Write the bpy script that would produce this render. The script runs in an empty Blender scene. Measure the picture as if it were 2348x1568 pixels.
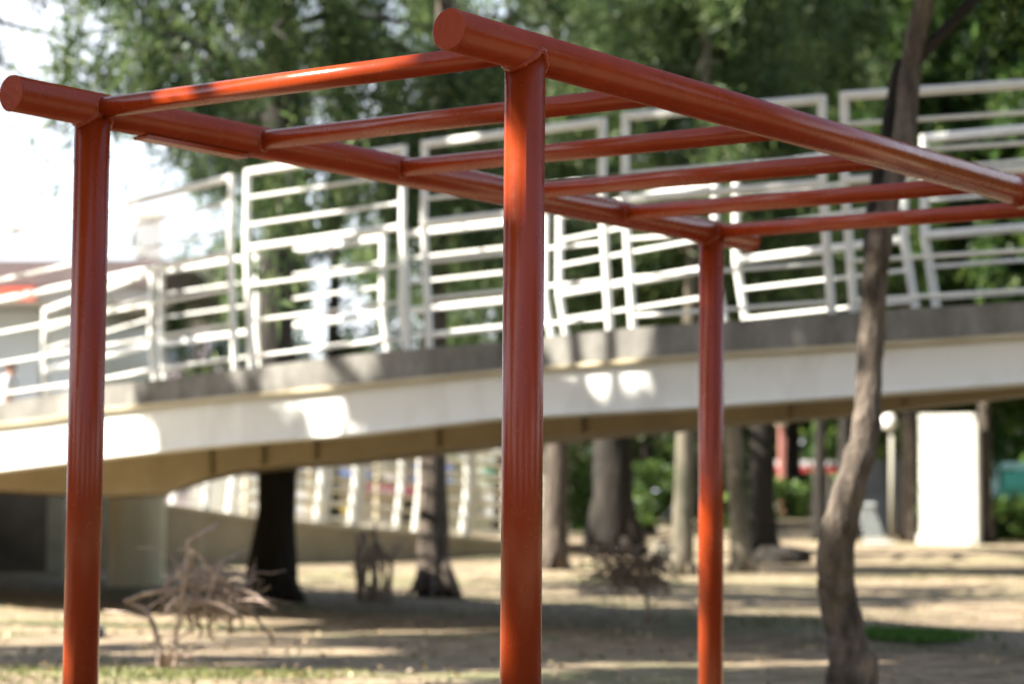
import bpy, bmesh, math, random
import numpy as np
from mathutils import Vector, Matrix, noise as mnoise
R_ = math.radians
random.seed(7); rng = np.random.default_rng(7)
S = bpy.context.scene
COL = S.collection
V = Vector

# ------------------------------------------------------------------ camera
FPX, PIT, ROL, EYE = 5234.8, 0.075955, 0.0076413, 0.90
Fv = V((0, math.cos(PIT), math.sin(PIT))); U0 = V((0, -math.sin(PIT), math.cos(PIT))); R0 = V((1, 0, 0))
Rv = R0*math.cos(ROL)+U0*math.sin(ROL); Uv = -R0*math.sin(ROL)+U0*math.cos(ROL)
cam = bpy.data.cameras.new('camera'); co = bpy.data.objects.new('camera', cam); COL.objects.link(co)
M = Matrix((Rv, Uv, -Fv)).transposed().to_4x4(); M.translation = V((0, 0, EYE)); co.matrix_world = M
cam.sensor_width = 36; cam.lens = 36*FPX/2348; cam.clip_start = .1; cam.clip_end = 2000
cam.dof.use_dof = True; cam.dof.focus_distance = 5.55; cam.dof.aperture_fstop = 3.0
S.camera = co

def P(x, y, Y):
    """point seen at photo position x, y at the distance Y in front of the camera"""
    d = Rv*((x-1174)/FPX) - Uv*((y-784)/FPX) + Fv
    d = d*(Y/d.y)
    return V((d.x, Y, d.z+EYE))
def G(Y, X=0):
    t = min(max((Y-24)/26, 0), 1)
    return .50*(t*t*(3-2*t))
def GP(x, y):
    Y = 8.
    while Y < 200:
        if P(x, y, Y).z <= G(Y)+1e-4: break
        Y += .05
    p = P(x, y, Y); p.z = G(Y); return p
def onG(x, Y):
    """ground point in photo column x (near the horizon line) at distance Y"""
    p = P(x, 1250, Y); p.z = G(Y); return p

# ------------------------------------------------------------------ bookkeeping
def tag(o, label=None, cat=None, group=None, kind=None):
    if label: o['label'] = label
    if cat: o['category'] = cat
    if group: o['group'] = group
    if kind: o['kind'] = kind
    return o
def empty(name, loc=(0, 0, 0), rz=0, **k):
    o = bpy.data.objects.new(name, None); COL.objects.link(o); o.empty_display_size = .2
    o.location = loc; o.rotation_euler.z = rz; tag(o, **k)
    return o
def mobj(name, verts, faces, mat, parent=None, smooth=False, **k):
    me = bpy.data.meshes.new(name)
    me.from_pydata([tuple(v) for v in verts], [], faces); me.update()
    if smooth: me.polygons.foreach_set('use_smooth', [True]*len(me.polygons))
    me.materials.append(mat)
    o = bpy.data.objects.new(name, me); COL.objects.link(o)
    if parent:
        o.parent = parent
        L = parent
        mat4 = Matrix.Identity(4)
        while L is not None:
            mat4 = Matrix.LocRotScale(L.location, L.rotation_euler, L.scale) @ mat4; L = L.parent
        me.transform(mat4.inverted())
    tag(o, **k); return o
class MB:
    def __init__(s): s.v = []; s.f = []
    def add(s, v, f):
        n = len(s.v); s.v += [V(a) for a in v]; s.f += [tuple(i+n for i in q) for q in f]
    def box(s, a, b, R=None, c=None):
        xs = (a[0], b[0]); ys = (a[1], b[1]); zs = (a[2], b[2])
        v = [V((xs[i], ys[j], zs[k])) for i in (0, 1) for j in (0, 1) for k in (0, 1)]
        if R is not None:
            v = [R @ p for p in v]
        if c is not None: v = [p+V(c) for p in v]
        s.add(v, [(0, 1, 3, 2), (4, 6, 7, 5), (0, 4, 5, 1), (2, 3, 7, 6), (0, 2, 6, 4), (1, 5, 7, 3)])
    def bar(s, p, q, w, h, up=V((0, 0, 1))):
        p, q = V(p), V(q); t = (q-p).normalized()
        if abs(t.dot(up)) > .95: up = V((0, 1, 0)) if abs(t.y) < .8 else V((1, 0, 0))
        a = t.cross(up).normalized(); b = a.cross(t).normalized()
        bv = min(w, h)*.22
        pr = [(-w/2+bv, -h/2), (w/2-bv, -h/2), (w/2, -h/2+bv), (w/2, h/2-bv), (w/2-bv, h/2), (-w/2+bv, h/2), (-w/2, h/2-bv), (-w/2, -h/2+bv)]
        v = [o+a*x+b*y for o in (p, q) for x, y in pr]
        s.add(v, [(i, (i+1) % 8, 8+(i+1) % 8, 8+i) for i in range(8)]+[tuple(range(7, -1, -1)), tuple(range(8, 16))])
    def tube(s, pts, rad, n=10, bump=0, cap=True, flat=1.0):
        pts = [V(p) for p in pts]; m = len(pts)
        ref = V((0.13, .97, .2)).normalized(); v = []; f = []
        for i, p in enumerate(pts):
            t = (pts[min(i+1, m-1)]-pts[max(i-1, 0)]).normalized()
            a = (ref-t*ref.dot(t))
            if a.length < .1: a = V((1, 0, 0))-t*t.x
            a.normalize(); b = t.cross(a); ref = a
            r = rad[i] if hasattr(rad, '__len__') else rad
            for k in range(n):
                g = 2*math.pi*k/n
                rr = r*(1+bump*(random.random()-.5))
                q = p+a*math.cos(g)*rr+b*math.sin(g)*rr*flat
                if bump and r > .03: q = q+(q-p)*(bump*2.4*mnoise.noise(V((q.x*7, q.y*7, q.z*2.6))))
                v.append(q)
        for i in range(m-1):
            for k in range(n):
                f.append((i*n+k, i*n+(k+1) % n, (i+1)*n+(k+1) % n, (i+1)*n+k))
        if cap: f += [tuple(range(n-1, -1, -1)), tuple((m-1)*n+k for k in range(n))]
        s.add(v, f)
    def prism(s, prof, y0, y1, R=None, c=None):
        n = len(prof); v = [V((x, y, z)) for y in (y0, y1) for x, z in prof]
        if R is not None: v = [R @ p for p in v]
        if c is not None: v = [p+V(c) for p in v]
        s.add(v, [(i, (i+1) % n, n+(i+1) % n, n+i) for i in range(n)]+[tuple(range(n-1, -1, -1)), tuple(range(n, 2*n))])
    def sweep(s, rings, closed=True):
        """rings: equal-length lists of points"""
        n = len(rings[0]); f = []
        for i in range(len(rings)-1):
            for k in range(n if closed else n-1):
                f.append((i*n+k, i*n+(k+1) % n, (i+1)*n+(k+1) % n, (i+1)*n+k))
        if closed: f += [tuple(range(n-1, -1, -1)), tuple((len(rings)-1)*n+k for k in range(n))]
        s.add([p for r in rings for p in r], f)
    def build(s, name, mat, parent=None, smooth=False, **k):
        o = mobj(name, s.v, s.f, mat, parent, smooth, **k)
        bm = bmesh.new(); bm.from_mesh(o.data); bmesh.ops.recalc_face_normals(bm, faces=bm.faces); bm.to_mesh(o.data); bm.free()
        return o

# ------------------------------------------------------------------ materials
def newmat(name):
    m = bpy.data.materials.new(name); m.use_nodes = True; nt = m.node_tree
    return m, nt, nt.nodes['Principled BSDF']
def noise_node(nt, scale, detail=4, rough=.6, vec=(1, 1, 1), coord='Object'):
    tc = nt.nodes.new('ShaderNodeTexCoord'); mp = nt.nodes.new('ShaderNodeMapping'); nz = nt.nodes.new('ShaderNodeTexNoise')
    nt.links.new(tc.outputs[coord], mp.inputs[0]); nt.links.new(mp.outputs[0], nz.inputs['Vector'])
    mp.inputs['Scale'].default_value = vec; nz.inputs['Scale'].default_value = scale
    nz.inputs['Detail'].default_value = detail; nz.inputs['Roughness'].default_value = rough
    return nz.outputs[0]
def ramp(nt, src, stops):
    r = nt.nodes.new('ShaderNodeValToRGB'); nt.links.new(src, r.inputs[0]); e = r.color_ramp.elements
    while len(e) < len(stops): e.new(.5)
    for q, (p, c) in zip(e, stops): q.position = p; q.color = (*c, 1)
    return r.outputs[0]
def mat(name, c1, c2=None, scale=3., rough=.7, vec=(1, 1, 1), bump=0, bscale=20., bdist=.02, spec=.5, metallic=0, coord='Object', lo=.35, hi=.65):
    m, nt, b = newmat(name)
    b.inputs['Roughness'].default_value = rough; b.inputs['Specular IOR Level'].default_value = spec; b.inputs['Metallic'].default_value = metallic
    c2 = c2 or tuple(x*.82 for x in c1)
    nt.links.new(ramp(nt, noise_node(nt, scale, 6, .65, vec, coord), [(lo, c2), (hi, c1)]), b.inputs['Base Color'])
    if bump:
        bp = nt.nodes.new('ShaderNodeBump'); bp.inputs['Strength'].default_value = bump; bp.inputs['Distance'].default_value = bdist
        nt.links.new(noise_node(nt, bscale, 5, .6, vec, coord), bp.inputs['Height']); nt.links.new(bp.outputs[0], b.inputs['Normal'])
    return m
def paint_red():
    m, nt, b = newmat('red_oxide_paint')
    col = ramp(nt, noise_node(nt, 9, 5, .6, (1, 1, .35)), [(.3, (.26, .032, .0056)), (.7, (.31, .041, .0080))])
    sp = noise_node(nt, 160, 2, .5)
    spk = ramp(nt, sp, [(.755, (0, 0, 0)), (.78, (1, 1, 1))])
    mx = nt.nodes.new('ShaderNodeMix'); mx.data_type = 'RGBA'
    nt.links.new(spk, mx.inputs[0]); nt.links.new(col, mx.inputs[6]); mx.inputs[7].default_value = (.20, .03, .015, 1)
    nt.links.new(mx.outputs[2], b.inputs['Base Color'])
    rr = ramp(nt, noise_node(nt, 30, 4, .6), [(.3, (.20,)*3), (.75, (.30,)*3)])
    nt.links.new(rr, b.inputs['Roughness']); b.inputs['Specular IOR Level'].default_value = .36
    b.inputs['Coat Weight'].default_value = .0
    bp = nt.nodes.new('ShaderNodeBump'); bp.inputs['Strength'].default_value = .13; bp.inputs['Distance'].default_value = .004
    nt.links.new(noise_node(nt, 70, 4, .55), bp.inputs['Height']); nt.links.new(bp.outputs[0], b.inputs['Normal'])
    return m
def leafmat(name, cols, trans=.35):
    m = bpy.data.materials.new(name); m.use_nodes = True; nt = m.node_tree; nt.nodes.clear()
    out = nt.nodes.new('ShaderNodeOutputMaterial'); g = nt.nodes.new('ShaderNodeNewGeometry')
    c = ramp(nt, g.outputs['Random Per Island'], [(i/(len(cols)-1), q) for i, q in enumerate(cols)])
    d = nt.nodes.new('ShaderNodeBsdfPrincipled'); d.inputs['Roughness'].default_value = .5; d.inputs['Specular IOR Level'].default_value = .35
    t = nt.nodes.new('ShaderNodeBsdfTranslucent'); mx = nt.nodes.new('ShaderNodeMixShader'); mx.inputs[0].default_value = trans
    nt.links.new(c, d.inputs['Base Color']); nt.links.new(c, t.inputs[0])
    nt.links.new(d.outputs[0], mx.inputs[1]); nt.links.new(t.outputs[0], mx.inputs[2]); nt.links.new(mx.outputs[0], out.inputs[0])
    return m
RED = paint_red()
WHITE = mat('white_steel_paint', (.80, .80, .77), (.66, .66, .62), 2.5, .38, bump=.05)
BEAMW = mat('weathered_white_beam_paint', (.78, .79, .77), (.60, .60, .56), 1.6, .38, (1, 1, .5), lo=.25, hi=.5)
CREAM = mat('cream_steel_paint', (.52, .46, .33), (.38, .32, .21), 2., .5)
UNDER = mat('beige_girder_paint', (.44, .36, .24), (.31, .25, .16), 1.1, .6)
PIER = mat('cream_pier_paint', (.80, .73, .54), (.66, .59, .41), .9, .6, (1, 1, .3))
def concrete_mat():
    m, nt, b = newmat('stained_kerb_concrete'); b.inputs['Roughness'].default_value = .9
    c = ramp(nt, noise_node(nt, 2.2, 8, .7, (1, 1, .5)), [(.3, (.085, .08, .07)), (.5, (.17, .165, .15)), (.72, (.30, .29, .27))])
    nt.links.new(c, b.inputs['Base Color']); return m
KERB = concrete_mat()
WALLC = mat('old_grey_concrete', (.26, .24, .20), (.12, .11, .09), 1.6, .9, bump=.3)
TAN = mat('tan_rendered_wall', (.40, .34, .24), (.27, .23, .16), 1.2, .9, bump=.2)
BARK = mat('grey_brown_bark', (.15, .12, .095), (.028, .021, .016), 11., .95, (1, 1, .3), bump=1., bscale=18, bdist=.06)
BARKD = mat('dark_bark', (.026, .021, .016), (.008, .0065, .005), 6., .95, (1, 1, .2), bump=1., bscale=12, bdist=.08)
BARKP = mat('pale_mossy_bark', (.20, .17, .13), (.055, .055, .035), 3.5, .95, (1, 1, .3), bump=.8, bscale=14)
TWIG = mat('dry_grey_twigs', (.46, .36, .30), (.25, .18, .14), 20., .9)
CONIF = leafmat('conifer_needles', [(.028, .058, .022), (.058, .105, .036), (.095, .15, .048), (.19, .24, .09)], .45)
CONID = leafmat('blue_grey_needles', [(.018, .035, .03), (.04, .065, .05), (.06, .09, .06)], .25)
BROAD = leafmat('broad_leaves', [(.014, .040, .010), (.030, .075, .016), (.055, .11, .022), (.13, .20, .038)], .4)
HEDGE = leafmat('hedge_leaves', [(.03, .07, .015), (.08, .15, .03), (.16, .24, .06)], .3)
GRASS = leafmat('grass_blades', [(.05, .13, .02), (.09, .21, .03), (.13, .26, .05)], .4)
OLIVE = leafmat('dry_grass_blades', [(.10, .12, .035), (.18, .20, .07), (.27, .26, .12)], .3)

# ------------------------------------------------------------------ world and sun
SUN_EL = R_(45); AZ = R_(-13)      # sun from the left, slightly on the camera's side
TS = V((-math.cos(SUN_EL)*math.cos(AZ), math.cos(SUN_EL)*math.sin(AZ), math.sin(SUN_EL)))
W = bpy.data.worlds.new('World'); S.world = W; W.use_nodes = True; nt = W.node_tree
bg = nt.nodes['Background']; sky = nt.nodes.new('ShaderNodeTexSky'); sky.sky_type = 'NISHITA'; sky.sun_disc = False
sky.sun_elevation = SUN_EL; sky.sun_rotation = math.atan2(TS.x, TS.y); sky.air_density = 1.0; sky.dust_density = 2.0
# thin bright cloud veil
tc = nt.nodes.new('ShaderNodeTexCoord'); nz = nt.nodes.new('ShaderNodeTexNoise'); nz.inputs['Scale'].default_value = 2.4; nz.inputs['Detail'].default_value = 7
nt.links.new(tc.outputs['Generated'], nz.inputs['Vector'])
cl0 = ramp(nt, nz.outputs[0], [(.36, (.35,)*3), (.58, (1.,)*3)])
sx = nt.nodes.new('ShaderNodeSeparateXYZ'); nt.links.new(tc.outputs['Generated'], sx.inputs[0])
lowv = ramp(nt, sx.outputs['Z'], [(.20, (1,)*3), (.55, (.06,)*3)])
cm = nt.nodes.new('ShaderNodeMath'); cm.operation = 'MULTIPLY'; nt.links.new(cl0, cm.inputs[0]); nt.links.new(lowv, cm.inputs[1]); cl = cm.outputs[0]
mx = nt.nodes.new('ShaderNodeMix'); mx.data_type = 'RGBA'
nt.links.new(cl, mx.inputs[0]); nt.links.new(sky.outputs[0], mx.inputs[6]); mx.inputs[7].default_value = (7.6, 7.9, 8.4, 1)
nt.links.new(mx.outputs[2], bg.inputs[0]); bg.inputs[1].default_value = .066
sl = bpy.data.lights.new('sun', 'SUN'); sl.energy = 5.0; sl.angle = R_(.53); sl.color = (1, .93, .81)
so = bpy.data.objects.new('sun', sl); COL.objects.link(so); so.rotation_euler = (-TS).to_track_quat('-Z', 'Y').to_euler(); so.location = (-20, 0, 30)
S.view_settings.view_transform = 'Standard'; S.view_settings.look = 'None'; S.view_settings.gamma = 1; S.view_settings.exposure = 2.15
S.cycles.use_denoising = True
S.cycles.max_bounces = 6; S.cycles.diffuse_bounces = 4; S.cycles.transmission_bounces = 4; S.cycles.caustics_reflective = False; S.cycles.caustics_refractive = False
S.cycles.sample_clamp_indirect = 6

# ------------------------------------------------------------------ ground
def ground():
    xs = list(np.linspace(-60, 60, 61)); xs = [-900, -300, -120]+xs+[120, 300, 900]
    ys = [-300, -60, -20]+list(np.linspace(-10, 70, 81))+[100, 200, 500, 1200]
    v = []
    for y in ys:
        for x in xs:
            n = .018*math.sin(x*1.3+y*.7)+.015*math.sin(y*1.9-x*.5) if abs(x) < 60 and 5 < y < 70 else 0
            v.append((x, y, G(y)+n-.012))
    nx = len(xs)
    f = [(j*nx+i, j*nx+i+1, (j+1)*nx+i+1, (j+1)*nx+i) for j in range(len(ys)-1) for i in range(nx-1)]
    m, nt, b = newmat('dry_park_soil'); b.inputs['Roughness'].default_value = .95
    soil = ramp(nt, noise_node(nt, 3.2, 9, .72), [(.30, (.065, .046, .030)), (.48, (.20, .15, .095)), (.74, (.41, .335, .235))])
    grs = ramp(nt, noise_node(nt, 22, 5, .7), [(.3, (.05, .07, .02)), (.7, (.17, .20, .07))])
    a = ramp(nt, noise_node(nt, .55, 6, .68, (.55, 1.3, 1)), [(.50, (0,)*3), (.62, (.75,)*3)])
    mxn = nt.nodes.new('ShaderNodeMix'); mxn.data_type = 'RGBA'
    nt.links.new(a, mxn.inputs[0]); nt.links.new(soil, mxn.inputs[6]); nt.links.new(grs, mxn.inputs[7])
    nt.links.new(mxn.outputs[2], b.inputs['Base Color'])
    bp = nt.nodes.new('ShaderNodeBump'); bp.inputs['Strength'].default_value = .7; bp.inputs['Distance'].default_value = .05
    nt.links.new(noise_node(nt, 9, 8, .7), bp.inputs['Height']); nt.links.new(bp.outputs[0], b.inputs['Normal'])
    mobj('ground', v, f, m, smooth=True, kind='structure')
ground()

# ------------------------------------------------------------------ quads cloud
def quads(name, C, T, B, matl, parent=None, **k):
    """centres C, half-axes T and B -> rhombic leaves"""
    n = len(C)
    v = np.stack([C-T, C+B-T*.1, C+T, C-B-T*.1], 1).reshape(-1, 3)
    me = bpy.data.meshes.new(name)
    me.vertices.add(4*n); me.vertices.foreach_set('co', v.astype(np.float32).ravel())
    me.loops.add(4*n); me.loops.foreach_set('vertex_index', np.arange(4*n, dtype=np.int32))
    me.polygons.add(n); me.polygons.foreach_set('loop_start', np.arange(0, 4*n, 4, dtype=np.int32))
    me.polygons.foreach_set('loop_total', np.full(n, 4, dtype=np.int32))
    me.update(); me.validate(); me.materials.append(matl)
    o = bpy.data.objects.new(name, me); COL.objects.link(o)
    if parent:
        o.parent = parent
        me.transform(Matrix.Translation(-parent.location))
    tag(o, **k); return o
def unit(a): return a/np.maximum(np.linalg.norm(a, axis=1, keepdims=True), 1e-9)
def leaf_axes(n, L, Wd, droop):
    t = rng.normal(size=(n, 3)); t[:, 2] -= droop; t = unit(t)
    b = unit(np.cross(t, rng.normal(size=(n, 3))))
    l = (L*(.6+.8*rng.random(n)))[:, None]
    return t*l/2, b*(Wd/2)*(.7+.6*rng.random(n))[:, None]
def inframe(p):
    """the foliage is only trimmed for speed, never shaped, by this: not used for placement"""
    return True

def conifer(x, base_y=None, Y=None, wid=80, h=13, matb=BARKD, matl=CONIF, lean=0., crown_from=3.2, rad=3.2, nl=46, dens=1., label='', group='', loc=None, flare=1.25, path=None, name='conifer_tree', buttress=(), leafL=.20, leafW=.032, holes=None, squash=1.):
    if loc is None:
        loc = GP(x, base_y) if Y is None else onG(x, Y)
    loc = V(loc); Y = loc.y
    r0 = wid*Y/FPX/2
    root = empty(name, loc, label=label, cat='tree', group=group)
    tr = MB(); pts = []; rr = []
    n = 16
    ph = random.random()*6
    for i in range(n+1):
        t = i/n; z = h*(t**1.35)
        off = V((lean*z*(1-.4*t)+.10*math.sin(t*7+ph)*t, .10*math.cos(t*5+ph)*t, z-(.12 if i == 0 else 0)))
        pts.append(loc+off); rr.append(r0*((1-t)**.75*.9+.1)*(1+(flare-1)*math.exp(-z/.38)))
    tr.tube(pts, rr, 12, .10)
    for k in range(5):                      # root flare
        g = k*1.26+ph; d = V((math.cos(g), math.sin(g), 0))
        tr.tube([loc+d*r0*.5+V((0, 0, .35)), loc+d*r0*1.15+V((0, 0, .10)), loc+d*r0*1.8-V((0, 0, .06))], [r0*.34, r0*.22, r0*.08], 7, .12)
    for bx, bh in buttress:
        tr.tube([loc+V((bx*.25, -.05, bh)), loc+V((bx*.55, -.08, bh*.5)), loc+V((bx*.85, -.1, bh*.18)), loc+V((bx*1.25, -.1, -.08))], [r0*.55, r0*.55, r0*.5, r0*.25], 10, .12)
    def axis(z):
        t = min(max(z/h, 0), 1); i = t**(1/1.35)*n; a = int(min(i, n-1)); return pts[a].lerp(pts[a+1], i-a)
    Cs = []; limb = MB()
    for i in range(nl):
        z = crown_from+(h-crown_from)*((i+random.random())/nl); o = axis(z)
        f = (z-crown_from)/(h-crown_from)
        L = rad*(1-.55*f)*(.55+.6*random.random()); g = random.random()*6.283
        d = V((math.cos(g), math.sin(g)*squash, .15+.3*random.random())); lp = []
        for s in range(7):
            q = s/6; lp.append(o+d*L*q+V((0, 0, -.42*L*q*q))+V((random.uniform(-.1, .1), random.uniform(-.1, .1), 0))*q)
        limb.tube(lp, [max(.008, r0*.22*(1-.85*s/6)*(1-.5*f)) for s in range(7)], 5, .1, cap=False)
        nc = int(6*dens*L/2.5)+2
        for c in range(nc):
            q = .22+.8*random.random(); k = min(int(q*6), 5); p = lp[k].lerp(lp[k+1], min(q*6-k, 1.2))
            m = int((100+random.random()*110)*dens)
            cc = np.array(p)+rng.normal(size=(m, 3))*np.array([.15, .15, .30])*(.6+.9*random.random())+np.array([0, 0, -.28])
            Cs.append(cc)
    C = np.concatenate(Cs)
    C = carve(C, (holes or [])+GAPS)
    T, B = leaf_axes(len(C), leafL, leafW, 1.1)
    tr.build('trunk', matb, root, True)
    limb.build('limbs', matb, root, True)
    quads('crown', C, T, B, matl, root)
    return root
GAPS = [(V(p), TS, q) for p, q in (((7.4, 38.3, 1.5), 2.1), ((-1.8, 28.5, 0), 1.3), ((-.3, 27, 0), .9), ((-2.2, 33, .2), 1.3), ((3.0, 17.3, .05), .6), ((5, 30, 0), 1.0), ((7, 36, 0), 1.2), ((-1, 31, .3), 1.3), ((-2.6, 27, 0), 1.0), ((.5, 24, 0), .9), ((3.5, 22, 0), .8), ((5.5, 25, 0), .9),
    ((-1.9, 24.5, 2.6), .7), ((-3.6, 26.5, 2.5), .6), ((-1.2, 35.5, .9), 1.8), ((-3.2, 34, 1.), 1.2), ((-4.9, 27.6, .9), .8), ((12.6, 58, 1.5), 1.5), ((1.6, 19.5, 3), .6), ((8.5, 44, 0), 1.0), ((3.4, 52, 1), 1.), ((6.3, 50.5, 1), 1.), ((-2.4, 15.4, .6), .8), ((1.1, 21, .5), .6), ((-1.8, 30, .5), .7), ((1.8, 12.1, 1.2), .35))]
gr_ = random.Random(3)
for _ in range(30):
    gx, gy, gq = gr_.uniform(-5, 9), gr_.uniform(13, 46), gr_.uniform(.25, .7)
    if not (-1.6 < gx < 3.2 and 14 < gy < 18.5): GAPS.append((V((gx, gy, 0)), TS, gq))
for x, y, Yg, q in ((300, 885, 20, .16), (325, 1030, 19.8, .14), (560, 855, 18.8, .17), (620, 850, 18.5, .13), (730, 845, 18.3, .15), (850, 825, 18, .18), (930, 520, 17.8, .25), (1050, 300, 17.4, .16), (1330, 770, 16.7, .2), (1420, 775, 16.5, .2), (1460, 520, 16.3, .22), (620, 600, 18.6, .4), (760, 560, 18.2, .3),
                    (400, 680, 26, .6), (500, 660, 26, .5), (640, 690, 25, .7), (740, 640, 24, .6), (850, 660, 23.5, .7), (1050, 600, 22, .7), (1300, 560, 20.8, .8), (1560, 560, 19.5, .45)):
    GAPS.append((P(x, y, Yg), TS, q))
GAPS.append((V((8.5, 44.5, 1.5)), TS, 2.5))
def carve(C, holes):
    keep = np.ones(len(C), bool)
    for p, d, r in holes:
        p = np.array(p); d = np.array(d); w = C-p; t = w@d
        dist = np.linalg.norm(w-t[:, None]*d, axis=1); keep &= dist > r
    return C[keep]
def leafy(loc, h, trunk_r, blobs, matb=BARK, matl=BROAD, n=9000, leaf=.12, label='', group='', name='broadleaf_tree', path=None, holes=None, droop=.4):
    loc = V(loc); root = empty(name, loc, label=label, cat='tree', group=group)
    tr = MB(); ph = random.random()*6
    pts = [loc+V((.12*math.sin(ph+t*5)*t, .12*math.cos(ph+t*4)*t, h*t-(.1 if t == 0 else 0))) for t in [i/10 for i in range(11)]] if path is None else path
    tr.tube(pts, [trunk_r*(1.3 if i == 0 else 1-.6*i/(len(pts)-1)) for i in range(len(pts))], 12, .08)
    lb = MB(); Cs = []; tot = sum(b[3]**2 for b in blobs)
    for bx, by, bz, br in blobs:
        c = V((bx, by, bz)); k = pts[min(int(len(pts)*.6)+random.randint(0, 3), len(pts)-1)]
        mid = k.lerp(c, .5)+V((0, 0, .3))
        lb.tube([k, mid, c], [trunk_r*.4, trunk_r*.25, .02], 6, .1, cap=False)
        m = int(n*br*br/tot); nc = max(4, m//45)
        cc = rng.normal(size=(nc, 3)); cc = unit(cc)*(rng.random(nc)**.45)[:, None]*br*np.array([1, 1, .8])
        pick = rng.integers(0, nc, m)
        q = cc[pick]+rng.normal(size=(m, 3))*.13*max(1, br*.45)+np.array(c); Cs.append(q)
    C = np.concatenate(Cs)
    C = carve(C, (holes or [])+GAPS) if trunk_r < .2 else carve(C, holes or [((0, 0, -50), (0, 1, 0), .1)])
    T, B = leaf_axes(len(C), leaf*1.5, leaf*.8, droop)
    tr.build('trunk', matb, root, True); lb.build('limbs', matb, root, True)
    quads('crown', C, T, B, matl, root)
    return root

# ------------------------------------------------------------------ the red monkey bars
D = .1016; TH = .93273; RW = 1.54951; RS = .68101; rD = .0600
A = V((math.cos(TH), math.sin(TH), 0)); Bd = V((-math.sin(TH), math.cos(TH), 0))
C0 = V((.0272, 5.61085, EYE+1.15260)); L0 = C0+Bd*RW+V((0, 0, .009))
def cyl(mb, p, q, r, n=64, bev=0):
    p, q = V(p), V(q); t = (q-p).normalized(); a = t.orthogonal().normalized(); b = t.cross(a)
    st = [(p, r), (q, r)] if not bev else [(p, r-bev), (p+t*bev*.4, r-bev*.3), (p+t*bev, r), (q-t*bev, r), (q-t*bev*.4, r-bev*.3), (q, r-bev)]
    mb.sweep([[o+(a*math.cos(g)+b*math.sin(g))*rr for g in [2*math.pi*k/n for k in range(n)]] for o, rr in st])
def bead(c, ax_main, ax_sub, Rm, rs, sgn_pts, w=.0065):
    """weld bead where a pipe (axis ax_sub, radius rs) meets a pipe (axis ax_main, radius Rm) at c"""
    mb = MB(); u = ax_main.normalized(); s = ax_sub.normalized(); t = u.cross(s).normalized(); ring = []
    N = 96
    for k in range(N+1):
        g = 2*math.pi*k/N; x = math.cos(g)*rs; y = math.sin(g)*rs
        hgt = math.sqrt(max(Rm*Rm-y*y, 0)); ring.append(c+u*x+t*y+s*hgt*1.004)
    rad = [w*(1+.10*math.sin(k*1.9)+.10*math.sin(k*.7)+.14*(random.random()-.5)) for k in range(N)]; rad.append(rad[0])
    mb.tube(ring, rad, 8, .05, cap=False); return mb
def monkey_bars():
    root = empty('monkey_bars', (C0.x, C0.y, 0), label='red painted steel monkey bars with six rungs, sharp in the foreground', cat='monkey bars')
    for o, nm in ((C0, 0), (L0, 1)):
        t0 = -.308; t1 = 3.72
        mb = MB(); cyl(mb, o+A*(t0+.004), o+A*(t1-.004), D/2, 80)
        rl = mb.build('side_rail', RED, root, True)
        for s, d in ((t0, -1), (t1, 1)):
            mc = MB(); e = o+A*s; cyl(mc, e-A*d*.006, e+A*d*.0005, D/2-.0012, 64, .0022); mc.build('end_cap', RED, rl, False)
            wl = MB(); a = A.orthogonal().normalized(); b = A.cross(a)
            wl.tube([e-A*d*.0045+(a*math.cos(g)+b*math.sin(g))*(D/2-.0007) for g in [2*math.pi*k/72 for k in range(73)]], [.0022*(1+.25*math.sin(k*2.3)) for k in range(73)], 6, .05, cap=False)
            wl.build('weld_seam', RED, rl, True)
        for s in (0, RS*5):
            p = o+A*s; mp = MB(); cyl(mp, V((p.x, p.y, -.3)), p-V((0, 0, .01)), D/2, 72)
            ps = mp.build('post', RED, root, True)
            bead(p, A, V((0, 0, -1)), D/2, D/2*.997, None, .0092).build('weld_bead', RED, ps, True)
            mf = MB(); cyl(mf, V((p.x, p.y, -.05)), V((p.x, p.y, .012)), .13, 40, .004); mf.build('ground_collar', WALLC, ps, False)
    for k in range(6):
        p = L0+A*RS*k; q = C0+A*RS*k
        mr = MB(); cyl(mr, p-Bd*.012, q+Bd*.012, rD/2, 56)
        rg = mr.build('rung', RED, root, True)
        bead(p, A, -Bd, D/2, rD/2, None, .0066).build('weld_bead', RED, rg, True)
        bead(q, A, Bd, D/2, rD/2, None, .0066).build('weld_bead', RED, rg, True)
    # flat plate welded under the left rail
    mp = MB(); Rm = Matrix((A, Bd, V((0, 0, 1)))).transposed()
    c = L0+A*(.21+.20)-V((0, 0, D/2+.004))
    mp.prism([(-.215, .006), (.215, .006), (.225, 0), (.222, -.006), (-.215, -.006), (-.222, 0)], -.028, .028, Rm, c)
    mp.build('mounting_plate', RED, root)
    # clamp ring on the right rail at the edge of the picture
    mk = MB(); c = C0+A*2.95
    cyl(mk, c-A*.03, c+A*.035, D/2+.008, 56, .003); kk = mk.build('clamp_ring', RED, root, True)
    side = (-Bd*.85+V((0, 0, .15))).normalized(); mb2 = MB(); cc = c+side*(D/2+.006)+A*.004
    cyl(mb2, cc, cc+side*.016, .014, 6); mb2.build('bolt', mat('dull_steel', (.30, .30, .29), rough=.4, metallic=.8), kk)
    return root
monkey_bars()

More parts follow.
